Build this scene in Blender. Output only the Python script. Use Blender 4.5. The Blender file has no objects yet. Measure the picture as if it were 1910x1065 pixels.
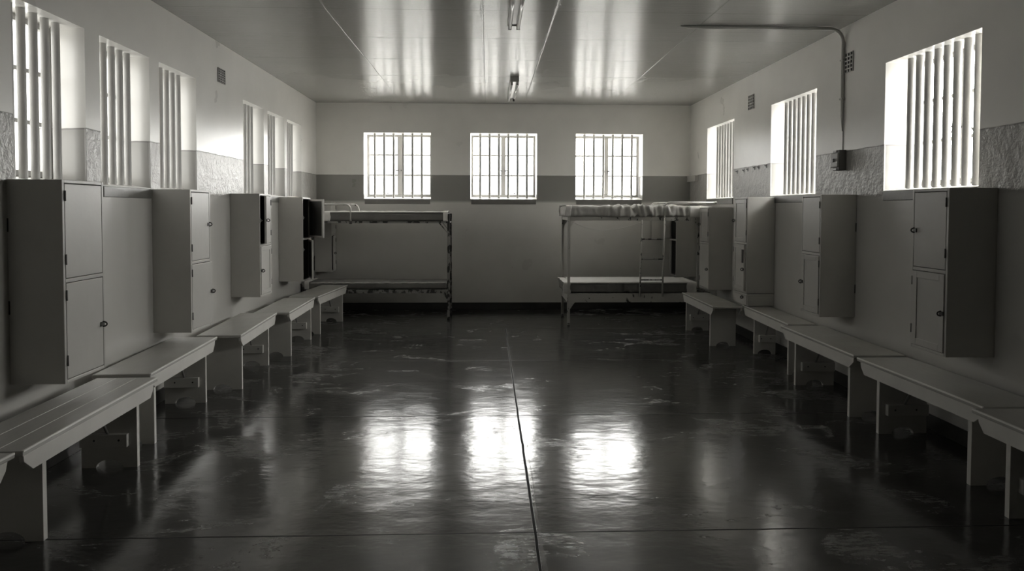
import bpy, bmesh, math, random
from mathutils import Vector, Matrix, noise

random.seed(7)
SC = bpy.context.scene
COL = SC.collection
PI = math.pi

# ------------------------------------------------------------------ room measures (metres)
XL, XR = -2.484, 2.978          # side walls
YB, YF = 9.728, -2.2            # back wall, wall behind the camera
HC = 3.0                        # ceiling
DADO = 1.962                    # paint line
SILL = 1.612                    # lower edge of the windows
HEAD = 2.573                    # upper edge of the windows
WT = 0.32                       # wall thickness

# ------------------------------------------------------------------ node helpers
class NT:
    def __init__(self, name):
        self.m = bpy.data.materials.new(name)
        self.m.use_nodes = True
        self.t = self.m.node_tree
        self.t.nodes.clear()
        self.out = self.t.nodes.new('ShaderNodeOutputMaterial')
    def n(self, typ, **kw):
        x = self.t.nodes.new(typ)
        for k, v in kw.items():
            setattr(x, k, v)
        return x
    def l(self, a, b):
        self.t.links.new(a, b)
    def put(self, sock, v):
        if hasattr(v, 'node'):
            self.l(v, sock)
        else:
            sock.default_value = v
    def math(self, op, a, b=None, c=None, clamp=False):
        x = self.n('ShaderNodeMath', operation=op, use_clamp=clamp)
        self.put(x.inputs[0], a)
        if b is not None: self.put(x.inputs[1], b)
        if c is not None: self.put(x.inputs[2], c)
        return x.outputs[0]
    def smooth(self, v, a, b, lo=0.0, hi=1.0):
        x = self.n('ShaderNodeMapRange', interpolation_type='SMOOTHSTEP')
        self.put(x.inputs['Value'], v)
        x.inputs['From Min'].default_value = a
        x.inputs['From Max'].default_value = b
        x.inputs['To Min'].default_value = lo
        x.inputs['To Max'].default_value = hi
        return x.outputs['Result']
    def pos(self):
        g = self.n('ShaderNodeNewGeometry')
        return g.outputs['Position']
    def xyz(self, p):
        s = self.n('ShaderNodeSeparateXYZ')
        self.l(p, s.inputs[0])
        return s.outputs
    def scaled(self, p, s):
        m = self.n('ShaderNodeVectorMath', operation='MULTIPLY')
        self.l(p, m.inputs[0]); m.inputs[1].default_value = s
        return m.outputs[0]
    def noise(self, p, scale, detail=3.0, rough=0.5, dist=0.0):
        x = self.n('ShaderNodeTexNoise')
        self.l(p, x.inputs['Vector'])
        x.inputs['Scale'].default_value = scale
        x.inputs['Detail'].default_value = detail
        x.inputs['Roughness'].default_value = rough
        x.inputs['Distortion'].default_value = dist
        return x.outputs['Fac']
    def mix(self, f, a, b):
        x = self.n('ShaderNodeMix', data_type='RGBA')
        self.put(x.inputs[0], f)
        self.put(x.inputs[6], a); self.put(x.inputs[7], b)
        return x.outputs[2]
    def bump(self, h, strength, dist, normal=None):
        b = self.n('ShaderNodeBump')
        self.put(b.inputs['Height'], h)
        self.put(b.inputs['Strength'], strength)
        b.inputs['Distance'].default_value = dist
        if normal is not None: self.l(normal, b.inputs['Normal'])
        return b.outputs[0]
    def bsdf(self, base, rough, normal=None, metal=0.0, spec=0.5):
        p = self.n('ShaderNodeBsdfPrincipled')
        self.put(p.inputs['Base Color'], base)
        self.put(p.inputs['Roughness'], rough)
        self.put(p.inputs['Metallic'], metal)
        self.put(p.inputs['Specular IOR Level'], spec)
        if normal is not None: self.l(normal, p.inputs['Normal'])
        self.l(p.outputs[0], self.out.inputs[0])
        return p

def G(v, warm=1.0):
    """grey with the faint warm cast of the toned print"""
    return (v, v * (1 - 0.016 * warm), v * (1 - 0.060 * warm), 1)

M = {}

def mat_wall(name, side):
    t = NT(name)
    p = t.pos(); o = t.xyz(p); z = o[2]
    n1 = t.noise(p, 2.2, 4)
    wob = t.math('MULTIPLY', t.math('SUBTRACT', t.noise(p, 9.0, 2), 0.5), 0.012 if side else 0.003)
    zz = t.math('ADD', z, wob)
    up = t.smooth(zz, DADO - 0.003, DADO + 0.003)
    low = t.smooth(zz, 1.60, 1.55)
    band = t.mix(low, G(0.25 if not side else 0.38, 1.3), G(0.56 if not side else 0.50, 1.2))
    col = t.mix(up, band, G(0.79))
    blot = t.math('MULTIPLY_ADD', t.math('SUBTRACT', n1, 0.5), 0.22, 1.0)
    mul = t.n('ShaderNodeVectorMath', operation='SCALE')
    t.l(col, mul.inputs[0]); t.l(blot, mul.inputs['Scale'])
    # thin scored line where the two paints meet
    line = t.math('MULTIPLY', t.smooth(t.math('ABSOLUTE', t.math('SUBTRACT', zz, DADO - 0.004)), 0.007, 0.002), 0.45 if side else 0.1)
    col2 = t.mix(line, mul.outputs[0], G(0.09, 1.4))
    fine = t.noise(p, 38.0, 5, 0.6)
    big = t.noise(p, 13.0, 5, 0.62)
    face = t.math('MAXIMUM', t.smooth(t.math('ABSOLUTE', t.math('SUBTRACT', o[0], XL)), 0.012, 0.004), t.smooth(t.math('ABSOLUTE', t.math('SUBTRACT', o[0], XR)), 0.012, 0.004))
    inband = t.math('MULTIPLY', t.math('SUBTRACT', 1.0, up), t.math('SUBTRACT', 1.0, low))
    inband = t.math('MULTIPLY', inband, face)
    h = t.math('ADD', t.math('MULTIPLY', fine, 0.25), t.math('MULTIPLY', t.math('MULTIPLY', big, 1.2), inband))
    stren = t.math('MULTIPLY_ADD', inband, 0.34 if side else 0.03, 0.035 if side else 0.02)
    nb = t.bump(h, stren, 0.03)
    rough = t.math('MULTIPLY_ADD', n1, 0.08, 0.25)
    t.bsdf(col2, rough, nb)
    return t.m

def mat_ceiling():
    t = NT('ceiling_paint')
    p = t.pos(); o = t.xyz(p)
    streak = t.noise(t.scaled(p, (0.8, 15, 1)), 2.0, 6, 0.7)
    fine = t.noise(t.scaled(p, (6, 60, 1)), 2.0, 3, 0.6)
    peb = t.noise(p, 42.0, 3, 0.7)
    # boards: cross joints every 0.85 m, long joints
    yy = t.math('PINGPONG', t.math('SUBTRACT', o[1], 5.174 + 0.004), 0.4245)
    cross = t.smooth(t.math('ADD', yy, t.math('MULTIPLY', t.math('SUBTRACT', peb, 0.5), 0.01)), 0.007, 0.001)
    wx = t.math('MULTIPLY', t.math('SUBTRACT', t.noise(p, 14.0, 3), 0.5), 0.05)
    seam = None; rag = None
    for x in (1.757, 0.52, -0.045, -1.245):
        d = t.math('ABSOLUTE', t.math('SUBTRACT', t.math('ADD', o[0], t.math('MULTIPLY', wx, 0.12)), x))
        s = t.smooth(d, 0.007, 0.001)
        r = t.smooth(t.math('ABSOLUTE', t.math('SUBTRACT', t.math('ADD', o[0], wx), x)), 0.02, 0.0)
        seam = s if seam is None else t.math('MAXIMUM', seam, s)
        rag = r if rag is None else t.math('MAXIMUM', rag, r)
    lines = t.math('MAXIMUM', t.math('MULTIPLY', cross, 0.6), t.math('MULTIPLY', seam, 0.55))
    col = t.mix(t.math('MULTIPLY', lines, 0.55), G(0.38), G(0.09, 1.3))
    blot = t.math('MULTIPLY_ADD', t.math('SUBTRACT', t.noise(p, 1.5, 3), 0.5), 0.2, 1.0)
    mul = t.n('ShaderNodeVectorMath', operation='SCALE')
    t.l(col, mul.inputs[0]); t.l(blot, mul.inputs['Scale'])
    h = t.math('ADD', t.math('MULTIPLY', streak, 0.8), t.math('MULTIPLY', fine, 0.35))
    h = t.math('ADD', h, t.math('MULTIPLY', t.math('MULTIPLY', t.smooth(peb, 0.48, 0.62), rag), t.math('MULTIPLY', t.smooth(t.noise(p, 3.5, 3), 0.44, 0.6), 0.8)))
    h = t.math('SUBTRACT', h, t.math('MULTIPLY', lines, 0.5))
    nb = t.bump(h, 0.28, 0.02)
    t.bsdf(mul.outputs[0], 0.16, nb, spec=0.72)
    return t.m

def mat_floor():
    t = NT('floor_polish')
    p = t.pos(); o = t.xyz(p)
    n = t.noise(p, 1.3, 5, 0.6)
    n2 = t.noise(t.scaled(p, (1.0, 1.5, 1)), 1.9, 8, 0.68, 0.7)
    col = t.mix(n, G(0.024, 1.6), G(0.052, 1.4))
    # worn and scuffed patches where the polish has gone, mostly beside the benches
    edge = t.smooth(t.math('ABSOLUTE', t.math('SUBTRACT', o[0], 0.2)), 0.9, 1.9, 0.0, 0.07)
    scuff = t.smooth(t.math('ADD', n2, edge), 0.53, 0.70)
    scr = t.noise(t.scaled(p, (2.0, 9.0, 1)), 5.0, 6, 0.75)
    scuff = t.math('MULTIPLY', scuff, t.smooth(scr, 0.36, 0.62))
    col = t.mix(t.math('MULTIPLY', scuff, 0.75), col, G(0.14, 1.4))
    # cast joints: cross joints every 1.7 m, one long joint
    wob = t.math('MULTIPLY', t.math('SUBTRACT', t.noise(p, 3.0, 3), 0.5), 0.012)
    cy = t.math('PINGPONG', t.math('ADD', t.math('SUBTRACT', o[1], 2.973), wob), 0.86)
    joint = t.smooth(cy, 0.007, 0.003)
    d = t.math('ABSOLUTE', t.math('SUBTRACT', t.math('ADD', o[0], wob), 0.216))
    far = t.smooth(o[1], 8.15, 8.1)
    lng = t.math('MULTIPLY', t.smooth(d, 0.009, 0.004), far)
    ridge = t.math('MULTIPLY', t.smooth(t.math('ABSOLUTE', t.math('SUBTRACT', t.math('ADD', o[0], wob), 0.234)), 0.014, 0.004), far)
    jj = t.math('MAXIMUM', joint, lng)
    col = t.mix(t.math('MULTIPLY', jj, 0.85), col, G(0.006))
    col = t.mix(t.math('MULTIPLY', ridge, 0.3), col, G(0.14))
    wav = t.noise(t.scaled(p, (1.0, 1.7, 1)), 3.6, 3, 0.55)
    mid = t.noise(t.scaled(p, (1.0, 2.0, 1)), 14.0, 3, 0.6)
    h = t.math('ADD', t.math('MULTIPLY', wav, 1.1), t.math('MULTIPLY', mid, 0.18))
    h = t.math('ADD', h, t.math('MULTIPLY', scuff, 0.05))
    h = t.math('ADD', h, t.math('MULTIPLY', ridge, 0.05))
    nb = t.bump(h, 0.05, 0.05)
    rough = t.math('ADD', t.math('MULTIPLY_ADD', t.noise(p, 5.0, 5, 0.7), 0.10, 0.10), t.math('MULTIPLY', scuff, 0.3))
    rough = t.math('ADD', rough, t.math('MULTIPLY', jj, 0.5))
    t.bsdf(col, rough, nb, spec=t.math('MULTIPLY_ADD', jj, -0.7, 0.8))
    return t.m

def mat_paint(name, v, warm=1.2, rough=0.38, bump=0.06, scale=30.0, var=0.16, spec=0.5):
    t = NT(name)
    tc = t.n('ShaderNodeTexCoord').outputs['Object']
    n = t.noise(tc, 4.0, 4, 0.6)
    f = t.math('MULTIPLY_ADD', t.math('SUBTRACT', n, 0.5), var * 2, 1.0)
    mul = t.n('ShaderNodeVectorMath', operation='SCALE')
    mul.inputs[0].default_value = G(v, warm)[:3]
    t.l(f, mul.inputs['Scale'])
    nb = t.bump(t.noise(tc, scale, 4, 0.6), bump, 0.01)
    t.bsdf(mul.outputs[0], rough, nb, spec=spec)
    return t.m

def mat_wood_top(name, v):
    t = NT(name)
    tc = t.n('ShaderNodeTexCoord').outputs['Object']
    g = t.noise(t.scaled(tc, (14, 1.2, 14)), 3.0, 5, 0.6)
    n = t.noise(tc, 3.0, 4, 0.6)
    f = t.math('ADD', t.math('MULTIPLY_ADD', t.math('SUBTRACT', n, 0.5), 0.2, 1.0), t.math('MULTIPLY', t.math('SUBTRACT', g, 0.5), 0.12))
    mul = t.n('ShaderNodeVectorMath', operation='SCALE')
    mul.inputs[0].default_value = G(v, 1.3)[:3]
    t.l(f, mul.inputs['Scale'])
    nb = t.bump(t.math('ADD', g, t.math('MULTIPLY', n, 0.5)), 0.05, 0.01)
    t.bsdf(mul.outputs[0], t.math('MULTIPLY_ADD', n, 0.08, 0.2), nb)
    return t.m

def mat_peeling(name, a, b, thr):
    t = NT(name)
    tc = t.n('ShaderNodeTexCoord').outputs['Object']
    n = t.noise(t.scaled(tc, (1, 1, 0.55)), 16.0, 5, 0.62)
    k = t.smooth(n, thr, thr + 0.03)
    col = t.mix(k, G(a, 1.3), G(b, 1.4))
    nb = t.bump(t.math('SUBTRACT', 1.0, k), 0.35, 0.004)
    t.bsdf(col, t.math('MULTIPLY_ADD', k, 0.4, 0.38), nb)
    return t.m

def mat_fabric(name, v, warm=1.2, var=0.3):
    t = NT(name)
    tc = t.n('ShaderNodeTexCoord').outputs['Object']
    n = t.noise(tc, 6.0, 5, 0.65)
    f = t.math('MULTIPLY_ADD', t.math('SUBTRACT', n, 0.5), var * 2, 1.0)
    mul = t.n('ShaderNodeVectorMath', operation='SCALE')
    mul.inputs[0].default_value = G(v, warm)[:3]
    t.l(f, mul.inputs['Scale'])
    w = t.noise(tc, 220.0, 2, 0.5)
    nb = t.bump(t.math('ADD', t.math('MULTIPLY', n, 1.0), t.math('MULTIPLY', w, 0.1)), 0.4, 0.015)
    t.bsdf(mul.outputs[0], 0.9, nb, spec=0.2)
    return t.m

def mat_glass():
    t = NT('window_glass')
    fr = t.n('ShaderNodeFresnel'); fr.inputs[0].default_value = 1.45
    tr = t.n('ShaderNodeBsdfTransparent'); tr.inputs[0].default_value = (0.96, 0.96, 0.95, 1)
    gl = t.n('ShaderNodeBsdfGlossy'); gl.inputs['Roughness'].default_value = 0.03
    mx = t.n('ShaderNodeMixShader')
    geo = t.n('ShaderNodeNewGeometry')
    t.l(t.math('MULTIPLY', fr.outputs[0], t.math('SUBTRACT', 1.0, geo.outputs['Backfacing'])), mx.inputs[0]); t.l(tr.outputs[0], mx.inputs[1]); t.l(gl.outputs[0], mx.inputs[2])
    t.l(mx.outputs[0], t.out.inputs[0])
    return t.m

M['wall_side'] = mat_wall('wall_paint_side', True)
M['wall_back'] = mat_wall('wall_paint_back', False)
M['ceiling'] = mat_ceiling()
M['floor'] = mat_floor()
M['skirt'] = mat_paint('skirting_paint', 0.035, 1.5, 0.35)
M['sill'] = mat_paint('sill_paint', 0.72, 0.9, 0.4)
M['apron'] = mat_paint('apron_tile', 0.16, 1.6, 0.35, 0.1, 40, 0.3)
M['bar'] = mat_paint('bar_paint', 0.44, 0.9, 0.42, 0.12, 24)
M['frame'] = mat_paint('window_frame_paint', 0.33, 1.0, 0.45)
M['glass'] = mat_glass()
M['iron'] = mat_paint('dark_iron', 0.05, 1.3, 0.4, 0.1, 60)
M['hinge'] = mat_paint('hinge_iron', 0.12, 1.3, 0.5)
M['locker'] = mat_paint('locker_paint', 0.48, 1.25, 0.36, 0.05, 26, 0.10)
M['inside'] = mat_paint('locker_inside_shade', 0.045, 1.4, 0.6)  # near-black colour paints the deep shade inside the lockers
M['bench'] = mat_paint('bench_paint', 0.64, 1.25, 0.36, 0.08, 26, 0.14)
M['bench_top'] = mat_wood_top('bench_top_paint', 0.45)
M['edge_glint'] = mat_paint('bench_edge_glint', 0.88, 0.8, 0.22, 0.1, 60, 0.2)  # pale colour paints the window highlight on the bench edges
M['bed'] = mat_peeling('peeling_bed_paint', 0.26, 0.035, 0.50)
M['bed_clean'] = mat_peeling('worn_bed_paint', 0.46, 0.06, 0.62)
M['chrome'] = mat_paint('worn_steel', 0.30, 1.0, 0.3, 0.05)
M['ticking'] = mat_fabric('mattress_ticking', 0.17, 1.4)
M['sheet'] = mat_fabric('mattress_sheet', 0.62, 1.0, 0.15)
M['cover'] = mat_fabric('bed_cover', 0.46, 1.2, 0.2)
M['shaded_cloth'] = mat_fabric('shaded_bed_cloth', 0.17, 1.3, 0.3)  # same cloth as its top, darkened to paint the shade under the bunk
M['lamp_body'] = mat_paint('lamp_enamel', 0.36, 1.1, 0.35)
M['lamp_tube'] = mat_paint('lamp_tube_glass', 0.82, 0.6, 0.15, 0.0)
M['conduit'] = mat_paint('conduit_paint', 0.45, 1.1, 0.3)
M['switch'] = mat_paint('switch_iron', 0.13, 1.3, 0.45)
M['switch_face'] = mat_paint('switch_face_paint', 0.30, 1.3, 0.45)
M['vent'] = mat_paint('vent_plaster', 0.55, 1.0, 0.5)
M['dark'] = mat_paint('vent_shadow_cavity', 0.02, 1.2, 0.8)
M['cord'] = mat_paint('cotton_cord', 0.6, 0.8, 0.9)

# ------------------------------------------------------------------ mesh helpers
class MB:
    def __init__(self):
        self.v = []; self.f = []
    def box(self, x0, x1, y0, y1, z0, z1):
        if x0 > x1: x0, x1 = x1, x0
        if y0 > y1: y0, y1 = y1, y0
        if z0 > z1: z0, z1 = z1, z0
        b = len(self.v)
        self.v += [(x0, y0, z0), (x1, y0, z0), (x1, y1, z0), (x0, y1, z0), (x0, y0, z1), (x1, y0, z1), (x1, y1, z1), (x0, y1, z1)]
        for q in ((0, 3, 2, 1), (4, 5, 6, 7), (0, 1, 5, 4), (1, 2, 6, 5), (2, 3, 7, 6), (3, 0, 4, 7)):
            self.f.append(tuple(b + i for i in q))
        return self
    def prism(self, poly, axis, a, b_):
        """extrude a 2-D outline along axis 0/1/2; outline coordinates are the two other axes in order"""
        n = len(poly); b = len(self.v)
        for w in (a, b_):
            for (u, v) in poly:
                c = [u, v]; c.insert(axis, w)
                self.v.append(tuple(c))
        self.f.append(tuple(b + i for i in range(n)))
        self.f.append(tuple(b + n + i for i in reversed(range(n))))
        for i in range(n):
            j = (i + 1) % n
            self.f.append((b + i, b + n + i, b + n + j, b + j))
        return self
    def tube(self, pts, r, seg=10, cap=True):
        pts = [Vector(p) for p in pts]
        b = len(self.v); n = len(pts)
        up = None
        for i, p in enumerate(pts):
            d = (pts[min(i + 1, n - 1)] - pts[max(i - 1, 0)]).normalized()
            if up is None:
                up = d.orthogonal().normalized()
            else:
                up = (up - d * up.dot(d)).normalized()
            s = d.cross(up)
            rr = r[i] if isinstance(r, (list, tuple)) else r
            for k in range(seg):
                a = 2 * PI * k / seg
                self.v.append(tuple(p + (up * math.cos(a) + s * math.sin(a)) * rr))
        for i in range(n - 1):
            for k in range(seg):
                k2 = (k + 1) % seg
                self.f.append((b + i * seg + k, b + i * seg + k2, b + (i + 1) * seg + k2, b + (i + 1) * seg + k))
        if cap:
            self.f.append(tuple(b + k for k in reversed(range(seg))))
            self.f.append(tuple(b + (n - 1) * seg + k for k in range(seg)))
        return self
    def bm(self):
        m = bmesh.new()
        vs = [m.verts.new(v) for v in self.v]
        for f in self.f:
            try: m.faces.new([vs[i] for i in f])
            except ValueError: pass
        bmesh.ops.recalc_face_normals(m, faces=m.faces)
        return m
    def build(self, name, mat, parent=None, bevel=0.0, smooth=False, origin=None):
        return link(name, self.bm(), mat, parent, bevel, smooth, origin)

ORG = {}        # object -> world position of its own origin (rotations kept apart)

def link(name, m, mat, parent=None, bevel=0.0, smooth=False, origin=None):
    if bevel > 0:
        es = [e for e in m.edges if len(e.link_faces) == 2 and e.calc_face_angle(0) > 0.6]
        bmesh.ops.bevel(m, geom=es, offset=bevel, segments=2, profile=0.5, affect='EDGES', clamp_overlap=True)
    o_w = Vector(origin) if origin is not None else (ORG[parent.name] if parent else Vector((0, 0, 0)))
    for v in m.verts: v.co -= o_w
    me = bpy.data.meshes.new(name)
    m.to_mesh(me); m.free()
    if smooth:
        for p in me.polygons: p.use_smooth = True
    me.materials.append(M[mat])
    o = bpy.data.objects.new(name, me)
    COL.objects.link(o)
    ORG[o.name] = o_w
    if parent:
        o.parent = parent
        o.location = o_w - ORG[parent.name]
    else:
        o.location = o_w
    return o

def empty(name, loc, label=None, cat=None, group=None, kind=None):
    o = bpy.data.objects.new(name, None)
    o.empty_display_size = 0.1
    o.location = loc
    COL.objects.link(o)
    ORG[o.name] = Vector(loc)
    return tag(o, label, cat, group, kind)

def tag(o, label=None, cat=None, group=None, kind=None):
    if label: o['label'] = label
    if cat: o['category'] = cat
    if group: o['group'] = group
    if kind: o['kind'] = kind
    return o

def smooth_by_angle(o, ang=0.6):
    me = o.data
    m = bmesh.new(); m.from_mesh(me)
    for f in m.faces: f.smooth = True
    for e in m.edges:
        if len(e.link_faces) == 2: e.smooth = e.calc_face_angle(0) < ang
    m.to_mesh(me); m.free()

# ------------------------------------------------------------------ openings
ZW = (SILL, HEAD)
WIN_L = [(3.585, 4.217), (4.372, 4.998), (5.142, 5.778), (6.862, 7.482), (7.614, 8.234), (8.338, 8.962)]
WIN_R = [(3.942, 4.917), (5.958, 6.932), (7.988, 8.974)]
WIN_B = [(-1.801, -0.832), (-0.259, 0.713), (1.280, 2.270)]

def wall_with_holes(name, axis, inner, outer, a0, a1, holes, mat, label):
    """a thick wall with window openings cut through it; axis 0 = wall in the yz plane"""
    us = sorted({a0, a1, *[h for hh in holes for h in hh]})
    zs = [0.0, ZW[0], ZW[1], HC]
    m = bmesh.new()
    cache = {}
    def P(w, u, z):
        k = (round(w, 5), round(u, 5), round(z, 5))
        if k not in cache:
            cache[k] = m.verts.new((w, u, z) if axis == 0 else (u, w, z))
        return cache[k]
    def hole(i, j):
        return j == 1 and any(abs(us[i] - h[0]) < 1e-6 for h in holes)
    nu = len(us) - 1
    for i in range(nu):
        for j in range(3):
            if hole(i, j): continue
            u0, u1, z0, z1 = us[i], us[i + 1], zs[j], zs[j + 1]
            for w in (inner, outer):
                m.faces.new([P(w, u0, z0), P(w, u1, z0), P(w, u1, z1), P(w, u0, z1)])
            for (di, dj, e) in ((-1, 0, ((u0, z0), (u0, z1))), (1, 0, ((u1, z0), (u1, z1))), (0, -1, ((u0, z0), (u1, z0))), (0, 1, ((u0, z1), (u1, z1)))):
                ii, jj = i + di, j + dj
                if ii < 0 or ii >= nu or jj < 0 or jj > 2 or hole(ii, jj):
                    (ua, za), (ub, zb) = e
                    m.faces.new([P(inner, ua, za), P(inner, ub, zb), P(outer, ub, zb), P(outer, ua, za)])
    bmesh.ops.recalc_face_normals(m, faces=m.faces)
    o = link(name, m, mat)
    return tag(o, label, 'wall', None, 'structure')

wall_with_holes('wall_left', 0, XL, XL - WT, YF, YB, WIN_L, 'wall_side', 'two-tone painted left wall with six narrow barred windows')
wall_with_holes('wall_right', 0, XR, XR + WT, YF, YB, WIN_R, 'wall_side', 'two-tone painted right wall with three wide barred windows')
wall_with_holes('wall_back', 1, YB, YB + WT, XL - WT, XR + WT, WIN_B, 'wall_back', 'two-tone painted end wall with three barred windows')
tag(MB().box(XL - WT, XR + WT, YF - 0.2, YF, 0, HC).build('wall_front', 'wall_side'), 'plain painted wall closing the near end of the room', 'wall', None, 'structure')
tag(MB().box(XL - WT, XR + WT, YF - 0.2, YB + WT, -0.12, 0).build('floor', 'floor'), 'dark polished concrete floor with thin cast joints', 'floor', None, 'structure')
tag(MB().box(XL - WT, XR + WT, YF - 0.2, YB + WT, HC, HC + 0.12).build('ceiling', 'ceiling'), 'glossy grey painted board ceiling with visible joints', 'ceiling', None, 'structure')
tag(MB().box(XL, XL + 0.012, YF, YB, 0, 0.10).build('baseboard_left', 'skirt', None, 0.003), 'dark painted skirting along the left wall', 'skirting', None, 'structure')
tag(MB().box(XR - 0.012, XR, YF, YB, 0, 0.10).build('baseboard_right', 'skirt', None, 0.003), 'dark painted skirting along the right wall', 'skirting', None, 'structure')
tag(MB().box(XL + 0.012, XR - 0.012, YB - 0.012, YB, 0, 0.10).build('baseboard_back', 'skirt', None, 0.003), 'dark painted skirting along the end wall', 'skirting', None, 'structure')
tag(MB().box(XL - 40, XR + 40, YB + 0.5, YB + 60, -0.6, -0.4).build('ground', 'sill'), 'pale ground outside the end windows', 'ground', None, 'structure')

tag(MB().box(XR + WT, XR + WT + 1.08, YF - 0.2, YB + WT, HC + 0.005, HC + 0.10).build('roof_overhang', 'sill'), 'roof overhang outside the right wall', 'roof', None, 'structure')

# ------------------------------------------------------------------ windows
win_n = [0]

def arc_pts(c, r, a0, a1, n, fn):
    return [fn(c, r, a0 + (a1 - a0) * i / n) for i in range(n + 1)]

def window(side, a0, a1, nbars, margin, bar_r, dframe, label):
    """side L/R/B.  u runs along the wall, w goes outwards from the inner wall face."""
    win_n[0] += 1
    mid = (a0 + a1) / 2
    if side == 'L':   T = lambda u, w, z: (XL - w, u, z)
    elif side == 'R': T = lambda u, w, z: (XR + w, u, z)
    else:             T = lambda u, w, z: (u, YB + w, z)
    root = empty('window_%d' % win_n[0], T(mid, 0, SILL), label, 'window', None, 'structure')
    def bx(mb, u0, u1, w0, w1, z0, z1):
        p, q = T(u0, w0, z0), T(u1, w1, z1)
        mb.box(p[0], q[0], p[1], q[1], p[2], q[2]); return mb
    # sloping plastered sill
    mb = MB()
    b = [T(a0 + .001, 0.001, SILL + .0005), T(a1 - .001, 0.001, SILL + .0005), T(a1 - .001, dframe + 0.05, SILL + .0005), T(a0 + .001, dframe + 0.05, SILL + .0005)]
    tpp = [T(a0 + .001, 0.001, SILL + 0.004), T(a1 - .001, 0.001, SILL + 0.004), T(a1 - .001, dframe + 0.05, SILL + 0.044), T(a0 + .001, dframe + 0.05, SILL + 0.044)]
    mb.v = b + tpp
    mb.f = [(0, 3, 2, 1), (4, 5, 6, 7), (0, 1, 5, 4), (1, 2, 6, 5), (2, 3, 7, 6), (3, 0, 4, 7)]
    tag(mb.build('window_sill', 'sill', root), 'sloping white sill')
    # dark tile apron under the opening, on the wall face
    mb = MB(); bx(mb, a0 + 0.012, a1 - 0.012, -0.010, 0.002, SILL - 0.071, SILL - 0.001)
    tag(mb.build('sill_apron', 'apron', root, 0.003), 'dark tile strip under the sill')
    zb, zt = SILL + 0.040, HEAD - 0.004
    f0, f1 = dframe, dframe + 0.04
    g0, g1 = a0 + 0.004, a1 - 0.004
    mb = MB()
    bx(mb, g0, g0 + 0.034, f0, f1, zb, zt); bx(mb, g1 - 0.034, g1, f0, f1, zb, zt)
    bx(mb, g0 + 0.034, g1 - 0.034, f0, f1, zb, zb + 0.036); bx(mb, g0 + 0.034, g1 - 0.034, f0, f1, zt - 0.034, zt)
    mb.build('window_frame', 'frame', root, 0.004)
    wide = (a1 - a0) > 0.8
    if wide:
        mb = MB(); bx(mb, mid - 0.034, mid + 0.034, f0 - 0.004, f1, zb + 0.036, zt - 0.034)
        mb.build('mullion', 'frame', root, 0.004)
        spans = [(g0 + 0.034, mid - 0.030), (mid + 0.030, g1 - 0.034)]
    else:
        spans = [(g0 + 0.034, g1 - 0.034)]
    z1, z2 = 1.971, 2.271
    for (u0, u1) in spans:
        for z in (z1, z2):
            mb = MB(); bx(mb, u0, u1, f0 + 0.012, f1 - 0.006, z - 0.012, z + 0.012)
            mb.build('glazing_bar', 'frame', root)
    mb = MB()
    for (u0, u1) in spans:
        bx(mb, u0, u1, f0 + 0.020, f0 + 0.024, zb + 0.036, zt - 0.034)
    mb.build('pane', 'glass', root)
    # casement fasteners and stays
    hs = [(mid - 0.030, -1), (mid + 0.030, 1)] if wide else [(g0 + 0.034, 1)]
    for (u, s) in hs:
        mb = MB()
        mb.tube([T(u - s * 0.004, f0 - 0.004, 2.042), T(u - s * 0.004, f0 - 0.022, 2.042)], 0.009, 8)
        mb.tube([T(u - s * 0.012, f0 - 0.024, 2.034), T(u + s * 0.012, f0 - 0.026, 2.042), T(u + s * 0.045, f0 - 0.028, 2.050)], [0.008, 0.009, 0.006], 8)
        h = mb.build('fastener', 'iron', root, 0, True)
        if wide:
            mb = MB()
            mb.tube([T(u + s * 0.055, f0 - 0.006, 2.030), T(u + s * 0.085, f0 - 0.012, 2.000), T(u + s * 0.105, f0 - 0.008, 1.974)], 0.005, 6)
            mb.build('stay', 'iron', root, 0, True)
    mb = MB()
    for k in range(2 if wide else 1):
        u = a0 + (a1 - a0) * (0.3 + 0.35 * k)
        bx(mb, u - 0.035, u + 0.035, f0 - 0.016, f0, zb + 0.040, zb + 0.052)
        mb.tube([T(u + 0.02, f0 - 0.010, zb + 0.046), T(u + 0.02, f0 - 0.010, zb + 0.075)], 0.006, 6)
    mb.build('peg_stay', 'iron', root)
    # round security bars let into head and sill
    n = nbars
    for k in range(n):
        u = a0 + margin + (a1 - a0 - 2 * margin) * k / (n - 1)
        zl = SILL + 0.004 + 0.04 * 0.10 / (dframe + 0.05)
        mb = MB().tube([T(u, 0.10, zl), T(u, 0.10, HEAD)], bar_r, 14, True)
        o = mb.build('security_bar', 'bar', root, 0, False)
        smooth_by_angle(o, 0.8)
    return root

lw = ['first narrow barred window in the left wall, above the first locker', 'second narrow barred window in the left wall, before the second locker',
      'third narrow barred window in the left wall, above the second locker', 'fourth narrow barred window in the left wall, beyond the air vent',
      'fifth narrow barred window in the left wall, between two barred windows', 'sixth narrow barred window in the left wall, next to the end wall']
for (a, b), t in zip(WIN_L, lw): window('L', a, b, 5, 0.118, 0.0225, 0.20, t)
rw = ['large barred window in the right wall beyond the switch box, nearest', 'barred window in the right wall between switch box and far air vent', 'barred window in the right wall over the bunk bed, next to the end wall']
for (a, b), t in zip(WIN_R, rw): window('R', a, b, 8, 0.152, 0.0245, 0.25, t)
bw = ['barred window in the end wall over the left bunk bed', 'barred window in the middle of the end wall', 'barred window in the end wall over the right bunk bed']
for (a, b), t in zip(WIN_B, bw): window('B', a, b, 6, 0.142, 0.0180, 0.25, t)

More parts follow.
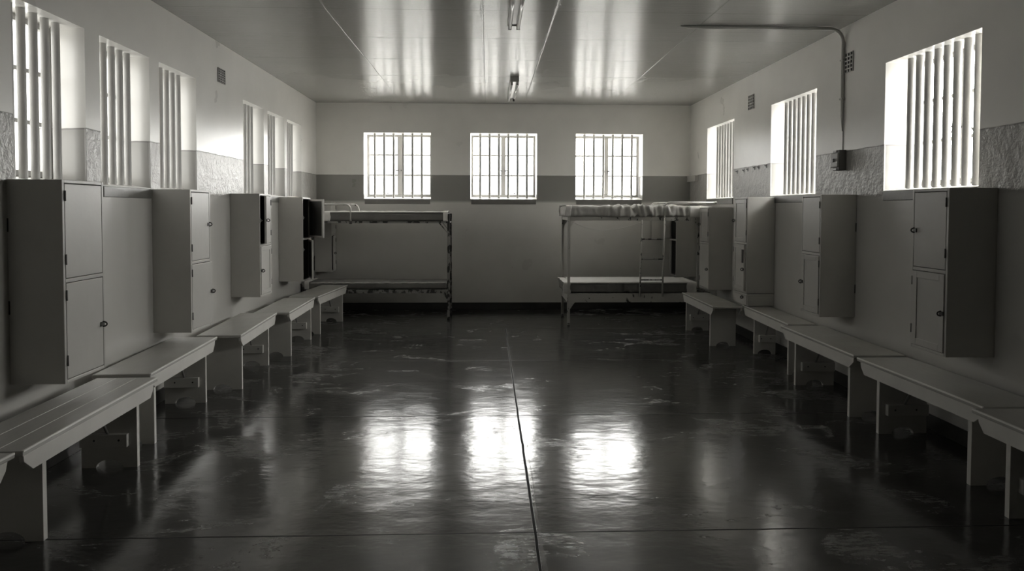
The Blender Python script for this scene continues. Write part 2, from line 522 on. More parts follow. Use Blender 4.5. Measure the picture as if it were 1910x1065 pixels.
# ------------------------------------------------------------------ lockers
def hook(mb, x, y, z, s):
    """small ring latch on the room side (s = direction into the room)"""
    mb.box(x, x + s * 0.006, y - 0.016, y + 0.016, z - 0.012, z + 0.012)
    pts = [(x + s * (0.006 + 0.022 * math.sin(a)), y, z + 0.014 * math.cos(a)) for a in [PI * i / 8 for i in range(9)]]
    mb.tube(pts, 0.0045, 6)

def locker(side, y0, y1, z0, z1, xf, zd, label, upper, lower, brackets=()):
    """side -1 left wall, +1 right wall. upper/lower: dict(hinge='near'|'far', ang=deg, panel=bool, latch=y offset side, latch_z)"""
    s = -side                                   # direction into the room
    xw = XL if side < 0 else XR
    xw2 = xw + s * 0.001
    root = empty('locker', (xw, (y0 + y1) / 2, z0), label, 'locker', 'grey lockers fixed to the side walls')
    t = 0.018
    mb = MB()
    mb.box(xw2, xf, y0, y0 + t, z0, z1); mb.box(xw2, xf, y1 - t, y1, z0, z1)
    mb.box(xw2, xf, y0 + t, y1 - t, z0, z0 + t); mb.box(xw2, xf, y0 + t, y1 - t, z1 - t, z1)
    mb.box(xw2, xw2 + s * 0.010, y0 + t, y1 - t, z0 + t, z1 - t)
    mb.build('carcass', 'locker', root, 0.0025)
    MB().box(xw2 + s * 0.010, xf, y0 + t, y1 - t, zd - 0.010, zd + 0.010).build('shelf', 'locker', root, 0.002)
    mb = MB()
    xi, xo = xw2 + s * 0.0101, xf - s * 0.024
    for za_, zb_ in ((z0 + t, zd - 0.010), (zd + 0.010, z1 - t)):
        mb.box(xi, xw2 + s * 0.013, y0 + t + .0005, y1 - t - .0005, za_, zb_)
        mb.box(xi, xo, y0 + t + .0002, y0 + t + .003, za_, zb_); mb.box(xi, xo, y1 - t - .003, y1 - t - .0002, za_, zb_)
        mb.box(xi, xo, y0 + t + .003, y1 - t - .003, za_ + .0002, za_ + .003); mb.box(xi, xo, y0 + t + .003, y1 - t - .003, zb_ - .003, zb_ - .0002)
    tag(mb.build('lining', 'inside', root), 'dark sheets painting the shade inside')  # the lining is no real part, it stands in for shade
    for spec, a, b in ((upper, zd + 0.010, z1 - t), (lower, z0 + t, zd - 0.010)):
        if spec is None: continue
        gap = 0.004
        ya, yb = y0 + t + gap, y1 - t - gap
        za, zb = a + gap, b - gap
        hy = ya if spec['hinge'] == 'near' else yb
        th = 0.020
        org = (xf, hy, za)
        mb = MB().box(xf, xf - s * th, ya, yb, za, zb)
        d = mb.build('door', 'locker', root, 0.0025, False, org)
        if spec.get('ang', 0) > 5 and spec.get('lining', True):  # dark sheet paints the shade on an open door's inner face
            tag(MB().box(xf - s * (th + 0.002), xf - s * (th - 0.0005), ya + 0.022, yb - 0.022, za + 0.022, zb - 0.022).build('door_shade', 'inside', d), 'dark sheet painting the shade on the inside of the door')
        if spec.get('panel'):
            # raised stiles and rails around a flat field
            w = 0.042
            mb = MB()
            e = 0.0055
            mb.box(xf, xf + s * e, ya, ya + w, za, zb); mb.box(xf, xf + s * e, yb - w, yb, za, zb)
            mb.box(xf, xf + s * e, ya + w, yb - w, za, za + w); mb.box(xf, xf + s * e, ya + w, yb - w, zb - w, zb)
            mb.build('moulding', 'locker', d, 0.002)
        sg = 1 if spec['hinge'] == 'near' else -1
        for hz in (za + 0.07, zb - 0.09):
            mb = MB().tube([(xf + s * 0.004, hy - sg * 0.003, hz), (xf + s * 0.004, hy - sg * 0.003, hz + 0.055)], 0.0045, 8)
            mb.build('hinge', 'hinge', d, 0, True)
        lz = spec.get('latch_z')
        if lz:
            ly = (yb - 0.012) if spec['hinge'] == 'near' else (ya + 0.012)
            mb = MB(); hook(mb, xf + (s * 0.0055 if spec.get('panel') else 0), ly, lz, s)
            mb.build('latch', 'iron', d)
        kz = spec.get('hasp')
        if kz:
            ly = ya + 0.02
            MB().box(xf + s * 0.0055, xf + s * 0.016, ly - 0.012, ly + 0.03, kz - 0.07, kz + 0.07).build('hasp_plate', 'iron', d, 0.003)
        # opening swings the free edge into the room
        ang = math.radians(spec.get('ang', 0))
        if ang:
            # hinge near: free edge at +y ; hinge far: free edge at -y
            sign = (-1 if s > 0 else 1) * sg
            d.rotation_euler = (0, 0, sign * ang)
        kp = spec.get('keeper')
        if kp:
            ye = y0 + 0.010 if spec['hinge'] == 'far' else y1 - 0.010
            mb = MB(); mb.box(xf, xf + s * 0.004, ye - 0.008, ye + 0.008, kp - 0.02, kp + 0.02)
            mb.tube([(xf, ye + 0.010, kp - 0.012), (xf + s * 0.016, ye + 0.012, kp), (xf, ye + 0.010, kp + 0.012)], 0.004, 6)
            mb.build('keeper', 'chrome', root)
    for bz in brackets:
        MB().box(xw2, xw2 + s * 0.007, y0 - 0.002, y0 + 0.0005, bz - 0.035, bz + 0.035).build('bracket', 'iron', root)
    return root

D = lambda hinge, ang=0, panel=False, latch_z=None, **k: dict(hinge=hinge, ang=ang, panel=panel, latch_z=latch_z, **k)
locker(-1, 3.524, 3.895, 0.549, 1.617, -2.203, 1.088, 'tall grey wall locker with two flush doors over the long nearest left bench',
       D('near'), D('near', 0, False, 0.808), (0.95, 1.38))
locker(-1, 5.004, 5.357, 0.543, 1.610, -2.204, 1.062, 'grey wall locker under the third left window, dark latches, lower door sprung ajar',
       D('near', 0, False, 1.344), D('near', 4, False, 0.817), ())
locker(-1, 6.494, 6.835, 0.610, 1.612, -2.201, 1.114, 'grey wall locker on the left, upper door ajar over a shut panelled door',
       D('far', 11, False, 1.355, keeper=1.352), D('far', 0, True, 0.865), ())
locker(-1, 7.970, 8.318, 0.603, 1.603, -2.198, 1.105, 'grey wall locker beside the left bunk with both doors hanging open',
       D('far', 47, True, None, keeper=1.36), D('far', 22, False, None, keeper=0.98), ())
locker(-1, 9.446, 9.722, 0.578, 1.570, -2.206, 1.095, 'grey wall locker in the far left corner behind the bunk bed',
       D('far', 0), D('far', 8, False, 0.84), ())
locker(1, 3.782, 4.117, 0.606, 1.601, 2.684, 1.105, 'large grey wall locker right of the big nearest window, latch on the upper door',
       D('near', 0, False, 1.344), D('far', 0, True, 0.86), ())
locker(1, 5.272, 5.606, 0.601, 1.595, 2.686, 1.108, 'grey wall locker below the switch box, padlock ring on its panelled lower door',
       D('near', 0), D('near', 0, True, 0.86), (0.83, 1.33))
locker(1, 6.797, 7.168, 0.600, 1.600, 2.684, 1.118, 'grey wall locker with a bright sunlit top corner and a dark hasp plate',
       D('near', 0, True, 1.353), D('far', 3, True, 0.848, hasp=0.985), ())
locker(1, 8.000, 8.350, 0.488, 1.499, 2.685, 1.060, 'grey wall locker in front of the right bunk bed, hung lower than its neighbour',
       D('near', 0, True, 1.285), D('far', 0, False, 0.740), ())
locker(1, 9.390, 9.722, 0.508, 1.515, 2.683, 1.032, 'grey corner locker behind the right bunk with its upper door swung out',
       D('far', 87, False, None, keeper=1.3, lining=False), None, ())  # lining=False: no dark shade sheet on this open door

# low box locker under the sunlit locker
bx_ = empty('box_locker', (XR, 6.98, 0.468), 'small grey box cupboard with a knob under the sunlit right locker', 'cupboard')
MB().box(XR - .001, 2.700, 6.800, 7.165, 0.468, 0.575).build('carcass', 'locker', bx_, 0.003)
MB().box(XR - .001, 2.688, 6.797, 7.168, 0.575, 0.594).build('lid', 'locker', bx_, 0.003)
MB().box(2.7001, 2.690, 6.815, 7.15, 0.472, 0.572).build('door', 'locker', bx_, 0.002)
mb = MB(); hook(mb, 2.690, 6.905, 0.548, -1); mb.build('latch', 'iron', bx_)

# ------------------------------------------------------------------ benches
def bench(side, p_near, p_far, leg_near, leg_far, depth, ztop, label, brace=True, hole=True, planks=1):
    """p_near / p_far: outer (room side) corners of the top.  Built along local +y from the near corner."""
    d = Vector((p_far[0] - p_near[0], p_far[1] - p_near[1], 0))
    L = d.length
    ang = math.atan2(-d.x, d.y)
    root = empty('bench', (0, 0, 0), label, 'bench', 'grey painted benches along the walls')
    w = side                                     # local x direction towards the wall
    th = 0.023
    n = planks
    mb = MB()
    for k in range(n):
        a, b = depth * k / n, depth * (k + 1) / n - (0.001 if n > 1 else 0)
        mb.box(w * a, w * b, 0, L, ztop - th, ztop)
    mb.build('seat', 'bench_top', root, 0.0022 if n > 1 else 0.006)
    tag(MB().box(w * -0.0018, w * 0.008, 0.004, L - 0.004, ztop - 0.007, ztop + 0.0012).build('glint_strip', 'edge_glint', root, 0.001), 'painted highlight along the front edge')
    za = ztop - th
    prof = [(0.008, za), (0.012, za - 0.028), (0.070, za - 0.078), (L - 0.085, za - 0.078), (L - 0.050, za - 0.035), (L - 0.040, za)]
    mb = MB().prism(prof, 0, w * 0.003, w * 0.023)
    mb.build('apron', 'bench', root, 0.002)
    mb = MB().prism(prof, 0, w * (depth - 0.023), w * (depth - 0.003))
    mb.build('apron', 'bench', root, 0.002)
    x0, x1 = 0.0232, depth - 0.0232
    t = 0.028
    for yl, s in ((leg_near, 1), (leg_far, -1)):
        yl -= p_near[1]
        r = 0.074; cx = (x0 + x1) / 2
        poly = [(w * x0, 0.0)]
        if hole:
            for i in range(13):
                a = PI - PI * i / 12
                poly.append((w * (cx + r * math.cos(a)), 0.046 * math.sin(a)))
        poly += [(w * x1, 0.0), (w * x1, za), (w * x0, za)]
        m = MB()
        nn = len(poly)
        # concave outline: build as strips so the arch stays open
        def strip(u0, z0a, u1, z0b):
            b = len(m.v)
            for yy in (yl - t / 2, yl + t / 2):
                m.v += [(u0, yy, z0a), (u1, yy, z0b), (u1, yy, za), (u0, yy, za)]
            m.f += [(b, b + 1, b + 2, b + 3), (b + 7, b + 6, b + 5, b + 4), (b, b + 4, b + 5, b + 1), (b + 3, b + 2, b + 6, b + 7)]
            return b
        pts = [(x0, 0.0), (cx - r, 0.0)] + [(cx + r * math.cos(PI - PI * i / 12), 0.046 * math.sin(PI * i / 12)) for i in range(1, 12)] + [(cx + r, 0.0), (x1, 0.0)]
        for i in range(len(pts) - 1):
            b = strip(w * pts[i][0], pts[i][1], w * pts[i + 1][0], pts[i + 1][1])
            if i == 0: m.f.append((b, b + 3, b + 7, b + 4))
            if i == len(pts) - 2: m.f.append((b + 1, b + 5, b + 6, b + 2))
        bmx = m.bm()
        bmesh.ops.remove_doubles(bmx, verts=bmx.verts, dist=1e-5)
        bmesh.ops.recalc_face_normals(bmx, faces=bmx.faces)
        lg = link('leg', bmx, 'bench', root)
        yc = yl + s * t / 2
        mb = MB().box(w * (x0 + 0.042), w * (x1 - 0.005), yc, yc + s * 0.030, 0.125, 0.198)
        cl = mb.build('cleat', 'bench', lg, 0.003)
        for q in (0.28, 0.72):
            xx = w * (x0 + (x1 - x0) * q)
            mb = MB().tube([(xx, yc + s * 0.0295, 0.165), (xx, yc + s * 0.032, 0.165)], 0.006, 8)
            mb.build('screw', 'iron', lg)
        if brace:
            mb = MB().tube([(w * cx, yc + s * 0.015, 0.198), (w * cx, yc + s * 0.165, za - 0.001)], 0.008, 8)
            mb.build('brace', 'chrome', root, 0, True)
    root.location = (p_near[0], p_near[1], 0)
    root.rotation_euler = (0, 0, ang)
    return root

ZB = 0.46
bench(-1, (-1.955, 1.585), (-1.948, 2.785), 1.72, 2.57, 0.345, ZB, 'grey bench cut by the left picture edge, only its far end showing')
bench(-1, (-1.928, 2.800), (-1.972, 4.017), 2.976, 3.821, 0.350, ZB, 'long grey bench below the nearest left locker, scuffed pale front board', planks=3)
bench(-1, (-2.048, 4.085), (-2.120, 5.262), 4.197, 5.079, 0.340, ZB + 0.004, 'grey bench pushed in against the left wall below the second locker')
bench(-1, (-1.967, 5.345), (-2.045, 6.500), 5.452, 6.274, 0.345, ZB, 'grey bench between the second and third left lockers, pulled forward')
bench(-1, (-1.930, 6.512), (-1.966, 7.618), 6.660, 7.507, 0.345, ZB, 'grey bench below the third left locker with the ajar door')
bench(-1, (-1.950, 7.690), (-1.857, 8.852), 7.827, 8.700, 0.345, ZB, 'last grey bench of the left row, its end beside the bunk bed')
bench(1, (2.368, 6.900), (2.388, 8.080), 7.056, 7.977, 0.322, 0.45, 'short grey bench standing out from the wall before the right bunk')
bench(1, (2.648, 5.750), (2.702, 6.950), 5.800, 6.655, 0.262, ZB, 'grey bench below the sunlit right locker, tight against the wall')
bench(1, (2.540, 4.500), (2.555, 5.690), 4.600, 5.452, 0.370, ZB, 'grey bench below the right locker under the switch box')
bench(1, (2.555, 3.310), (2.540, 4.465), 3.430, 4.249, 0.370, ZB - 0.006, 'grey bench below the large nearest right locker')
bench(1, (2.450, 2.060), (2.465, 3.275), 2.200, 3.054, 0.370, ZB, 'grey bench cut by the right picture edge, deep in shade')

# ------------------------------------------------------------------ bunk beds
def angle_iron(mb, x, y, sx, sy, z0, z1, w=0.034, t=0.005):
    mb.box(x, x + sx * w, y, y + sy * t, z0, z1)
    mb.box(x, x + sx * t, y + sy * t, y + sy * w, z0, z1)

def bed(x0, x1, y0, y1, zu, zl, ztop, label, mat, strap, guard, ladder=None):
    """zu, zl = (bottom, top) of the upper and lower side rails; open_end = sign of the end away from the wall"""
    root = empty('bunk_bed', ((x0 + x1) / 2, (y0 + y1) / 2, 0), label, 'bed', 'two metal bunk beds')
    for x, sx in ((x0, 1), (x1, -1)):
        for y, sy in ((y0, 1), (y1, -1)):
            mb = MB(); angle_iron(mb, x, y, sx, sy, 0.0, ztop)
            p = mb.build('post', mat, root, 0.0015)
            MB().box(x, x + sx * 0.036, y, y + sy * 0.036, 0.0, 0.028).build('foot', 'iron', p, 0.004)
    for (a, b) in (zu, zl):
        for y, sy in ((y0, 1), (y1, -1)):
            mb = MB()
            mb.box(x0 + 0.035, x1 - 0.035, y + sy * 0.0055, y + sy * 0.0105, a, b)
            mb.box(x0 + 0.035, x1 - 0.035, y + sy * 0.0105, y + sy * 0.036, b - 0.005, b)
            mb.build('side_rail', mat, root, 0.001)
            for x, sx in ((x0, 1), (x1, -1)):
                if strap and a > 1:
                    mb = MB().prism([(x + sx * 0.020, a - 0.135), (x + sx * 0.034, a - 0.130), (x + sx * 0.145, a), (x + sx * 0.125, a)], 1, y - sy * 0.001, y - sy * 0.006)
                else:
                    mb = MB().prism([(x + sx * 0.034, a), (x + sx * 0.095, a), (x + sx * 0.034, a - 0.085)], 1, y + sy * 0.001, y + sy * 0.005)
                mb.build('gusset', mat, root)
        for x, sx in ((x0, 1), (x1, -1)):
            mb = MB().box(x + sx * 0.0055, x + sx * 0.0105, y0 + 0.035, y1 - 0.035, a, b)
            mb.build('end_rail', mat, root, 0.001)
        # wire mesh base
        mb = MB()
        nx = int((x1 - x0) / 0.10)
        for i in range(1, nx):
            xx = x0 + (x1 - x0) * i / nx
            mb.tube([(xx, y0 + 0.02, b - 0.009), (xx, y1 - 0.02, b - 0.009)], 0.0035, 5)
        for j in range(1, 7):
            yy = y0 + (y1 - y0) * j / 7
            mb.tube([(x0 + 0.02, yy, b - 0.012), (x1 - 0.02, yy, b - 0.012)], 0.0035, 5)
        mb.build('wire_base', 'iron', root)
    # guard rails bent from tube, over the wall end
    gx0, gx1, gz, zb = guard
    for y in (y0 - 0.006, y1 + 0.006):
        s = 1 if gx1 > gx0 else -1
        r = 0.075
        pts = [(gx1, y, gz), (gx0 + s * r, y, gz)] + [(gx0 + s * r - s * r * math.sin(a), y, gz - r + r * math.cos(a)) for a in [PI / 2 * i / 6 for i in range(1, 7)]] + [(gx0, y, zb)]
        mb = MB().tube(pts, 0.0115, 10)
        g = mb.build('guard_rail', 'bed_clean', root, 0, True)
        MB().tube([(gx1 - s * 0.02, y, gz), (gx1 + s * 0.004, y, gz)], 0.017, 10).build('rail_cap', 'bed_clean', g, 0, False)
        MB().box(gx0 - 0.018, gx0 + 0.018, y - 0.012, y + 0.012, zb - 0.02, zb + 0.02).build('clamp', 'iron', g, 0.003)
    if ladder:
        lx0, lx1, lz0, lz1, rungs = ladder
        for x, top in ((lx0, lz1), (lx1, lz1 + 0.03)):
            MB().tube([(x - 0.006, y0 - 0.020, lz0), (x + 0.012, y0 - 0.020, top)], 0.0115, 10).build('ladder_rail', 'bed_clean', root, 0, True)
        for z in rungs:
            MB().tube([(lx0, y0 - 0.020, z), (lx1 + 0.006, y0 - 0.020, z)], 0.0085, 8).build('rung', 'bed', root, 0, True)
    return root

BL = (-2.462, -0.510, 8.862, 9.408)
BR = (1.008, 2.93, 8.385, 9.10)
bed(BL[0], BL[1], BL[2], BL[3], (1.280, 1.303), (0.345, 0.392), 1.405, 'metal bunk bed with badly peeling paint in the far left corner', 'bed', True, (-1.815, -2.41, 1.528, 1.285))
bed(BR[0], BR[1], BR[2], BR[3], (1.328, 1.374), (0.285, 0.398), 1.374, 'metal bunk bed with a ladder in the far right corner', 'bed_clean', False, (2.240, 2.905, 1.560, 1.345),
    (1.937, 2.225, 0.36, 1.335, (0.575, 0.838, 1.094)))

def mattress(name, x0, x1, y0, y1, z0, z1, mat, label, wr=0.006, wr_w=0.0, seed=0, wrinkle_span=None, group='mattresses on the bunk beds'):
    """soft-edged block with folds; wr_w adds vertical fabric folds within wrinkle_span"""
    nx, ny, nz = 150, 26, 9
    m = bmesh.new()
    hx, hy, hz = (x1 - x0) / 2, (y1 - y0) / 2, (z1 - z0) / 2
    c = Vector(((x0 + x1) / 2, (y0 + y1) / 2, (z0 + z1) / 2))
    cache = {}
    def V(i, j, k):
        key = (i, j, k)
        if key in cache: return cache[key]
        u, v, w = 2 * i / nx - 1, 2 * j / ny - 1, 2 * k / nz - 1
        # rounded edges: pull in near the rims
        p = Vector((u * hx, v * hy, w * hz))
        r = min(0.035, hz * 0.8)
        inner = Vector((max(-hx + r, min(hx - r, p.x)), max(-hy + r, min(hy - r, p.y)), max(-hz + r, min(hz - r, p.z))))
        dd = p - inner
        if dd.length > 1e-6:
            q = inner + dd.normalized() * r
            if abs(u) == 1 or abs(v) == 1 or abs(w) == 1: p = q
        out = (p - Vector((max(-hx + .05, min(hx - .05, p.x)), max(-hy + .05, min(hy - .05, p.y)), 0)))
        nn = Vector((out.x, out.y, p.z * 0.8)).normalized()
        q = Vector((p.x + seed, p.y, p.z * 1.2))
        n1 = noise.noise(q * 3.0) * wr + noise.noise(q * 9.0) * wr * 0.6
        p = p + nn * n1
        if wr_w and wrinkle_span:
            t = (p.x + c.x - wrinkle_span[0]) / (wrinkle_span[1] - wrinkle_span[0])
            k_ = max(0.0, 1 - abs(t * 2 - 1) ** 2)
            f = 0.5 - 1.6 * abs(noise.noise(Vector(((p.x + p.z * 0.35) * 11.0 + seed, p.y * 1.6, p.z * 2.5)))) + 0.5 * noise.noise(Vector((p.x * 31.0 + seed, p.y * 3.0, p.z * 5.0)))
            p = p + nn * f * wr_w * (0.25 + k_)
            p.z += max(f, 0) * wr_w * 0.25 * k_ * (1 if w > 0 else 0)
        p.z += 0.004 * math.sin(p.x * 3.1 + seed) * (1 if w > -0.9 else 0)
        if p.z < -hz: p.z = -hz
        cache[key] = m.verts.new(p + c)
        return cache[key]
    def quad(*k):
        m.faces.new([V(*q) for q in k])
    for i in range(nx):
        for j in range(ny):
            quad((i, j, 0), (i, j + 1, 0), (i + 1, j + 1, 0), (i + 1, j, 0)); quad((i, j, nz), (i + 1, j, nz), (i + 1, j + 1, nz), (i, j + 1, nz))
        for k in range(nz):
            quad((i, 0, k), (i + 1, 0, k), (i + 1, 0, k + 1), (i, 0, k + 1)); quad((i, ny, k), (i, ny, k + 1), (i + 1, ny, k + 1), (i + 1, ny, k))
    for j in range(ny):
        for k in range(nz):
            quad((0, j, k), (0, j, k + 1), (0, j + 1, k + 1), (0, j + 1, k)); quad((nx, j, k), (nx, j + 1, k), (nx, j + 1, k + 1), (nx, j, k + 1))
    bmesh.ops.recalc_face_normals(m, faces=m.faces)
    o = link(name, m, mat, None, 0, True, (c.x, c.y, z0))
    return tag(o, label, 'mattress', group)

def sheet_fold(par, x0, x1, y0, y1, z0, z1, seed, lab='pale folded sheet end', r=0.036, nx=14):
    """pale sheet end wrapped round the mattress: a loose band following the cross-section"""
    m = bmesh.new()
    prof = []
    e = 0.006
    ya, yb, za, zb = y0 - e, y1 + e, z0 + 0.004, z1 + e
    prof += [(ya, za)] + [(ya, za + (zb - r - za) * i / 5) for i in range(1, 6)]
    prof += [(ya + r - r * math.cos(PI / 2 * i / 5), zb - r + r * math.sin(PI / 2 * i / 5)) for i in range(1, 6)]
    prof += [(ya + r + (yb - ya - 2 * r) * i / 16, zb) for i in range(1, 17)]
    prof += [(yb - r + r * math.sin(PI / 2 * i / 5), zb - r + r * math.cos(PI / 2 * i / 5)) for i in range(1, 6)]
    prof += [(yb, zb - r - (zb - r - za) * i / 5) for i in range(1, 6)]
    rows = []
    for i in range(nx + 1):
        x = x0 + (x1 - x0) * i / nx
        row = []
        for k, (y, z) in enumerate(prof):
            f = noise.noise(Vector((x * 14 + seed, y * 6, z * 10))) * 0.010
            cy, cz = (ya + yb) / 2, (za + zb) / 2
            dv = Vector((0, y - cy, (z - cz) * 4)).normalized()
            xx = x + (noise.noise(Vector((seed, y * 9, z * 12))) * 0.02 if i in (0, nx) else 0)
            row.append(m.verts.new((xx, y + dv.y * abs(f), z + dv.z * abs(f))))
        rows.append(row)
    for i in range(nx):
        for k in range(len(prof) - 1):
            m.faces.new([rows[i][k], rows[i + 1][k], rows[i + 1][k + 1], rows[i][k + 1]])
    bmesh.ops.recalc_face_normals(m, faces=m.faces)
    o = link('sheet_fold', m, 'sheet', par, 0, True)
    sm = o.modifiers.new('thickness', 'SOLIDIFY'); sm.thickness = 0.003; sm.offset = 0
    return tag(o, lab)

def lit_top_sheet(par, x0, x1, y0, y1, z1, seed, lab):  # pale layer paints the window light falling on a mattress top
    o = sheet_fold(par, x0, x1, y0, y1, z1 - 0.012, z1, seed, lab, 0.012, 90)
    o.name = 'lit_top_sheet'
    return o

def piping(par, x0, x1, y, z, seed):
    pts = []
    for i in range(121):
        x = x0 + (x1 - x0) * i / 120
        pts.append((x, y + noise.noise(Vector((x * 9, seed, 0))) * 0.006, z + noise.noise(Vector((x * 13, seed, 4))) * 0.009))
    return tag(MB().tube(pts, [0.0055 + 0.003 * abs(noise.noise(Vector((p[0] * 21, seed, 9)))) for p in pts], 7).build('piping', 'sheet', par, 0, True), 'pale ruffled edge seam')

ya, yb = BL[2] - 0.012, BL[3]
m1 = mattress('mattress', -2.405, -0.545, ya, yb, 1.3035, 1.425, 'ticking', 'thin dark mattress with pale folded ends on the left top bunk', 0.008, 0.0, 3)
sheet_fold(m1, -2.41, -2.075, ya, yb, 1.3035, 1.425, 2)
sheet_fold(m1, -0.600, -0.541, ya, yb, 1.3035, 1.430, 5)
lit_top_sheet(m1, -2.08, -0.598, ya + 0.004, yb - 0.004, 1.427, 7, 'pale sheet with painted window light along the top')
m2 = mattress('mattress', -2.44, -0.550, BL[2] + 0.038, yb - 0.038, 0.3925, 0.488, 'ticking', 'thin dark bare mattress on the left bottom bunk', 0.008, 0.0, 9)
sheet_fold(m2, -2.45, -2.375, BL[2] + 0.036, yb - 0.036, 0.3925, 0.488, 41)
piping(m2, -2.36, -0.57, BL[2] + 0.042, 0.481, 3)
ya, yb = BR[2] - 0.012, BR[3]
m3 = mattress('mattress', 0.985, 2.915, ya, yb, 1.3745, 1.512, 'cover', 'rumpled cloth covered mattress on the right top bunk', 0.012, 0.034, 17, (1.45, 2.65))
sheet_fold(m3, 0.975, 1.045, ya, yb, 1.3745, 1.512, 12)
sheet_fold(m3, 2.56, 2.70, ya - 0.004, yb, 1.3745, 1.506, 15, 'pale sheet fold across the mattress')
m4 = mattress('mattress', 0.970, 2.67, BR[2] + 0.038, yb - 0.038, 0.3985, 0.528, 'shaded_cloth', 'cloth covered mattress behind the ladder on the right bottom bunk', 0.010, 0.012, 31, (1.2, 2.6))
sheet_fold(m4, 0.958, 1.050, BR[2] + 0.036, yb - 0.036, 0.3985, 0.530, 22)
sheet_fold(m4, 2.55, 2.675, BR[2] + 0.036, yb - 0.036, 0.3985, 0.530, 25)
lit_top_sheet(m4, 1.045, 2.555, BR[2] + 0.040, yb - 0.040, 0.534, 27, 'painted window light over the top')

# slack cord under the right top bunk
pts = [(1.10 + (1.945 - 1.10) * t, 8.43 - 0.06 * t, 1.315 - 0.02 * (1 - t) - 0.11 * 4 * t * (1 - t) * (1.05 - 0.3 * t)) for t in [i / 24 for i in range(25)]]
tag(MB().tube(pts, 0.0028, 6).build('cord', 'cord', None, 0, True, pts[0]), 'thin pale cord sagging under the right top bunk', 'cord')

# ------------------------------------------------------------------ fluorescent lamps
def lamp(x, y0, y1, label, broken):
    root = empty('ceiling_lamp', (x, (y0 + y1) / 2, HC), label, 'lamp', 'fluorescent lamps along the ceiling')
    MB().box(x - 0.046, x + 0.046, y0, y1, HC - 0.055, HC - 0.0005).build('housing', 'lamp_body', root, 0.006)
    for (ya, yb) in ((y0, y0 + 0.012), (y1 - 0.012, y1)):
        MB().box(x - 0.050, x + 0.050, ya - 0.004, yb + 0.004, HC - 0.062, HC - 0.0007).build('end_cap', 'lamp_body', root, 0.003)
    for k, dx in enumerate((-0.033, 0.033)):
        far = y1 - 0.02
        for yy in (y0 + 0.03, y1 - 0.03):
            MB().box(x + dx - 0.013, x + dx + 0.013, yy - 0.010, yy + 0.010, HC - 0.098, HC - 0.056).build('socket', 'iron' if (broken and k == 1 and yy > y0 + 0.5) else 'lamp_body', root, 0.003)
        MB().tube([(x + dx, y0 + 0.04, HC - 0.083), (x + dx, y1 - (0.22 if (broken and k == 1) else 0.04), HC - 0.083)], 0.013, 12).build('tube', 'lamp_tube', root, 0, True)
    return root

lamp(0.305, 7.72, 8.93, 'twin tube ceiling lamp near the end wall, one tube end broken', True)
lamp(0.205, 4.15, 5.40, 'twin tube ceiling lamp at the top middle, cut by the picture edge', False)

# ------------------------------------------------------------------ conduit and switch
cy = 5.50
c_root = empty('conduit', (XR, cy, 2.1), 'painted metal conduit crossing the ceiling and running down to the switch box', 'conduit')
zc = HC - 0.014
xc = XR - 0.014
r = 0.11
pts = [(1.60, cy + 0.03, zc + 0.012), (1.66, cy + 0.028, zc + 0.004), (1.80, cy + 0.02, zc), (2.3, cy + 0.008, zc), (xc - r, cy, zc - 0.004)]
pts += [(xc - r + r * math.sin(a), cy, zc - 0.004 - r + r * math.cos(a)) for a in [PI / 2 * i / 8 for i in range(1, 9)]]
pts += [(xc, cy, 2.6), (xc, cy - 0.002, 2.25), (xc + 0.006, cy - 0.003, 2.13)]
rad = [0.003, 0.010] + [0.0135] * (len(pts) - 4) + [0.0125, 0.005]
MB().tube(pts, rad, 12).build('pipe', 'conduit', c_root, 0, True)
MB().tube([(XR - 0.004, cy - 0.003, 2.15), (XR - 0.004, cy - 0.003, 1.972)], 0.0035, 6).build('cable', 'conduit', c_root, 0, True)
for z in (2.72, 2.40):
    MB().box(XR - 0.030, XR - 0.0005, cy - 0.022, cy + 0.022, z - 0.007, z + 0.007).build('saddle_clip', 'conduit', c_root, 0.002)

s_root = empty('switch_box', (XR, 5.5, 1.80), 'dark iron switch box on the right wall below the conduit', 'switch')
MB().box(XR - 0.0005, XR - 0.062, 5.442, 5.545, 1.800, 1.970).build('back_box', 'switch', s_root, 0.004)
MB().box(XR - 0.0625, XR - 0.080, 5.436, 5.551, 1.826, 1.944).build('cover', 'switch_face', s_root, 0.006)
for z in (1.810, 1.960):
    MB().box(XR - 0.0625, XR - 0.072, 5.470, 5.520, z - 0.008, z + 0.008).build('lug', 'chrome', s_root, 0.002)
MB().box(XR - 0.0805, XR - 0.092, 5.482, 5.505, 1.870, 1.900).build('lever', 'iron', s_root, 0.003)

# ------------------------------------------------------------------ air vents
def vent(side, y0, y1, z0, z1, nc, nr, label):
    s = -side
    xw = (XL if side < 0 else XR)
    root = empty('air_vent', (xw, (y0 + y1) / 2, (z0 + z1) / 2), label, 'vent', 'small square air vents high on the walls')
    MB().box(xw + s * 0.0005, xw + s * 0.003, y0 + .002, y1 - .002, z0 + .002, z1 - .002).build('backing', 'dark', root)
    mb = MB()
    xa, xb = xw + s * 0.003, xw + s * 0.009
    wy, wz = (y1 - y0) / nc, (z1 - z0) / nr
    g = 0.30
    for i in range(nc + 1):
        c = y0 + wy * i
        mb.box(xa, xb, max(y0, c - wy * g / 2), min(y1, c + wy * g / 2), z0, z1)
    for j in range(nr + 1):
        c = z0 + wz * j
        mb.box(xa, xb - s * 0.0005, y0, y1, max(z0, c - wz * g / 2), min(z1, c + wz * g / 2))
    mb.build('grille', 'vent', root)
    return root
vent(-1, 6.235, 6.400, 2.632, 2.765, 4, 6, 'small square air vent high on the left wall')
vent(1, 7.385, 7.545, 2.605, 2.770, 4, 5, 'small square air vent between the two far right windows')
vent(1, 5.360, 5.485, 2.605, 2.770, 3, 5, 'small square air vent beside the conduit on the right wall')

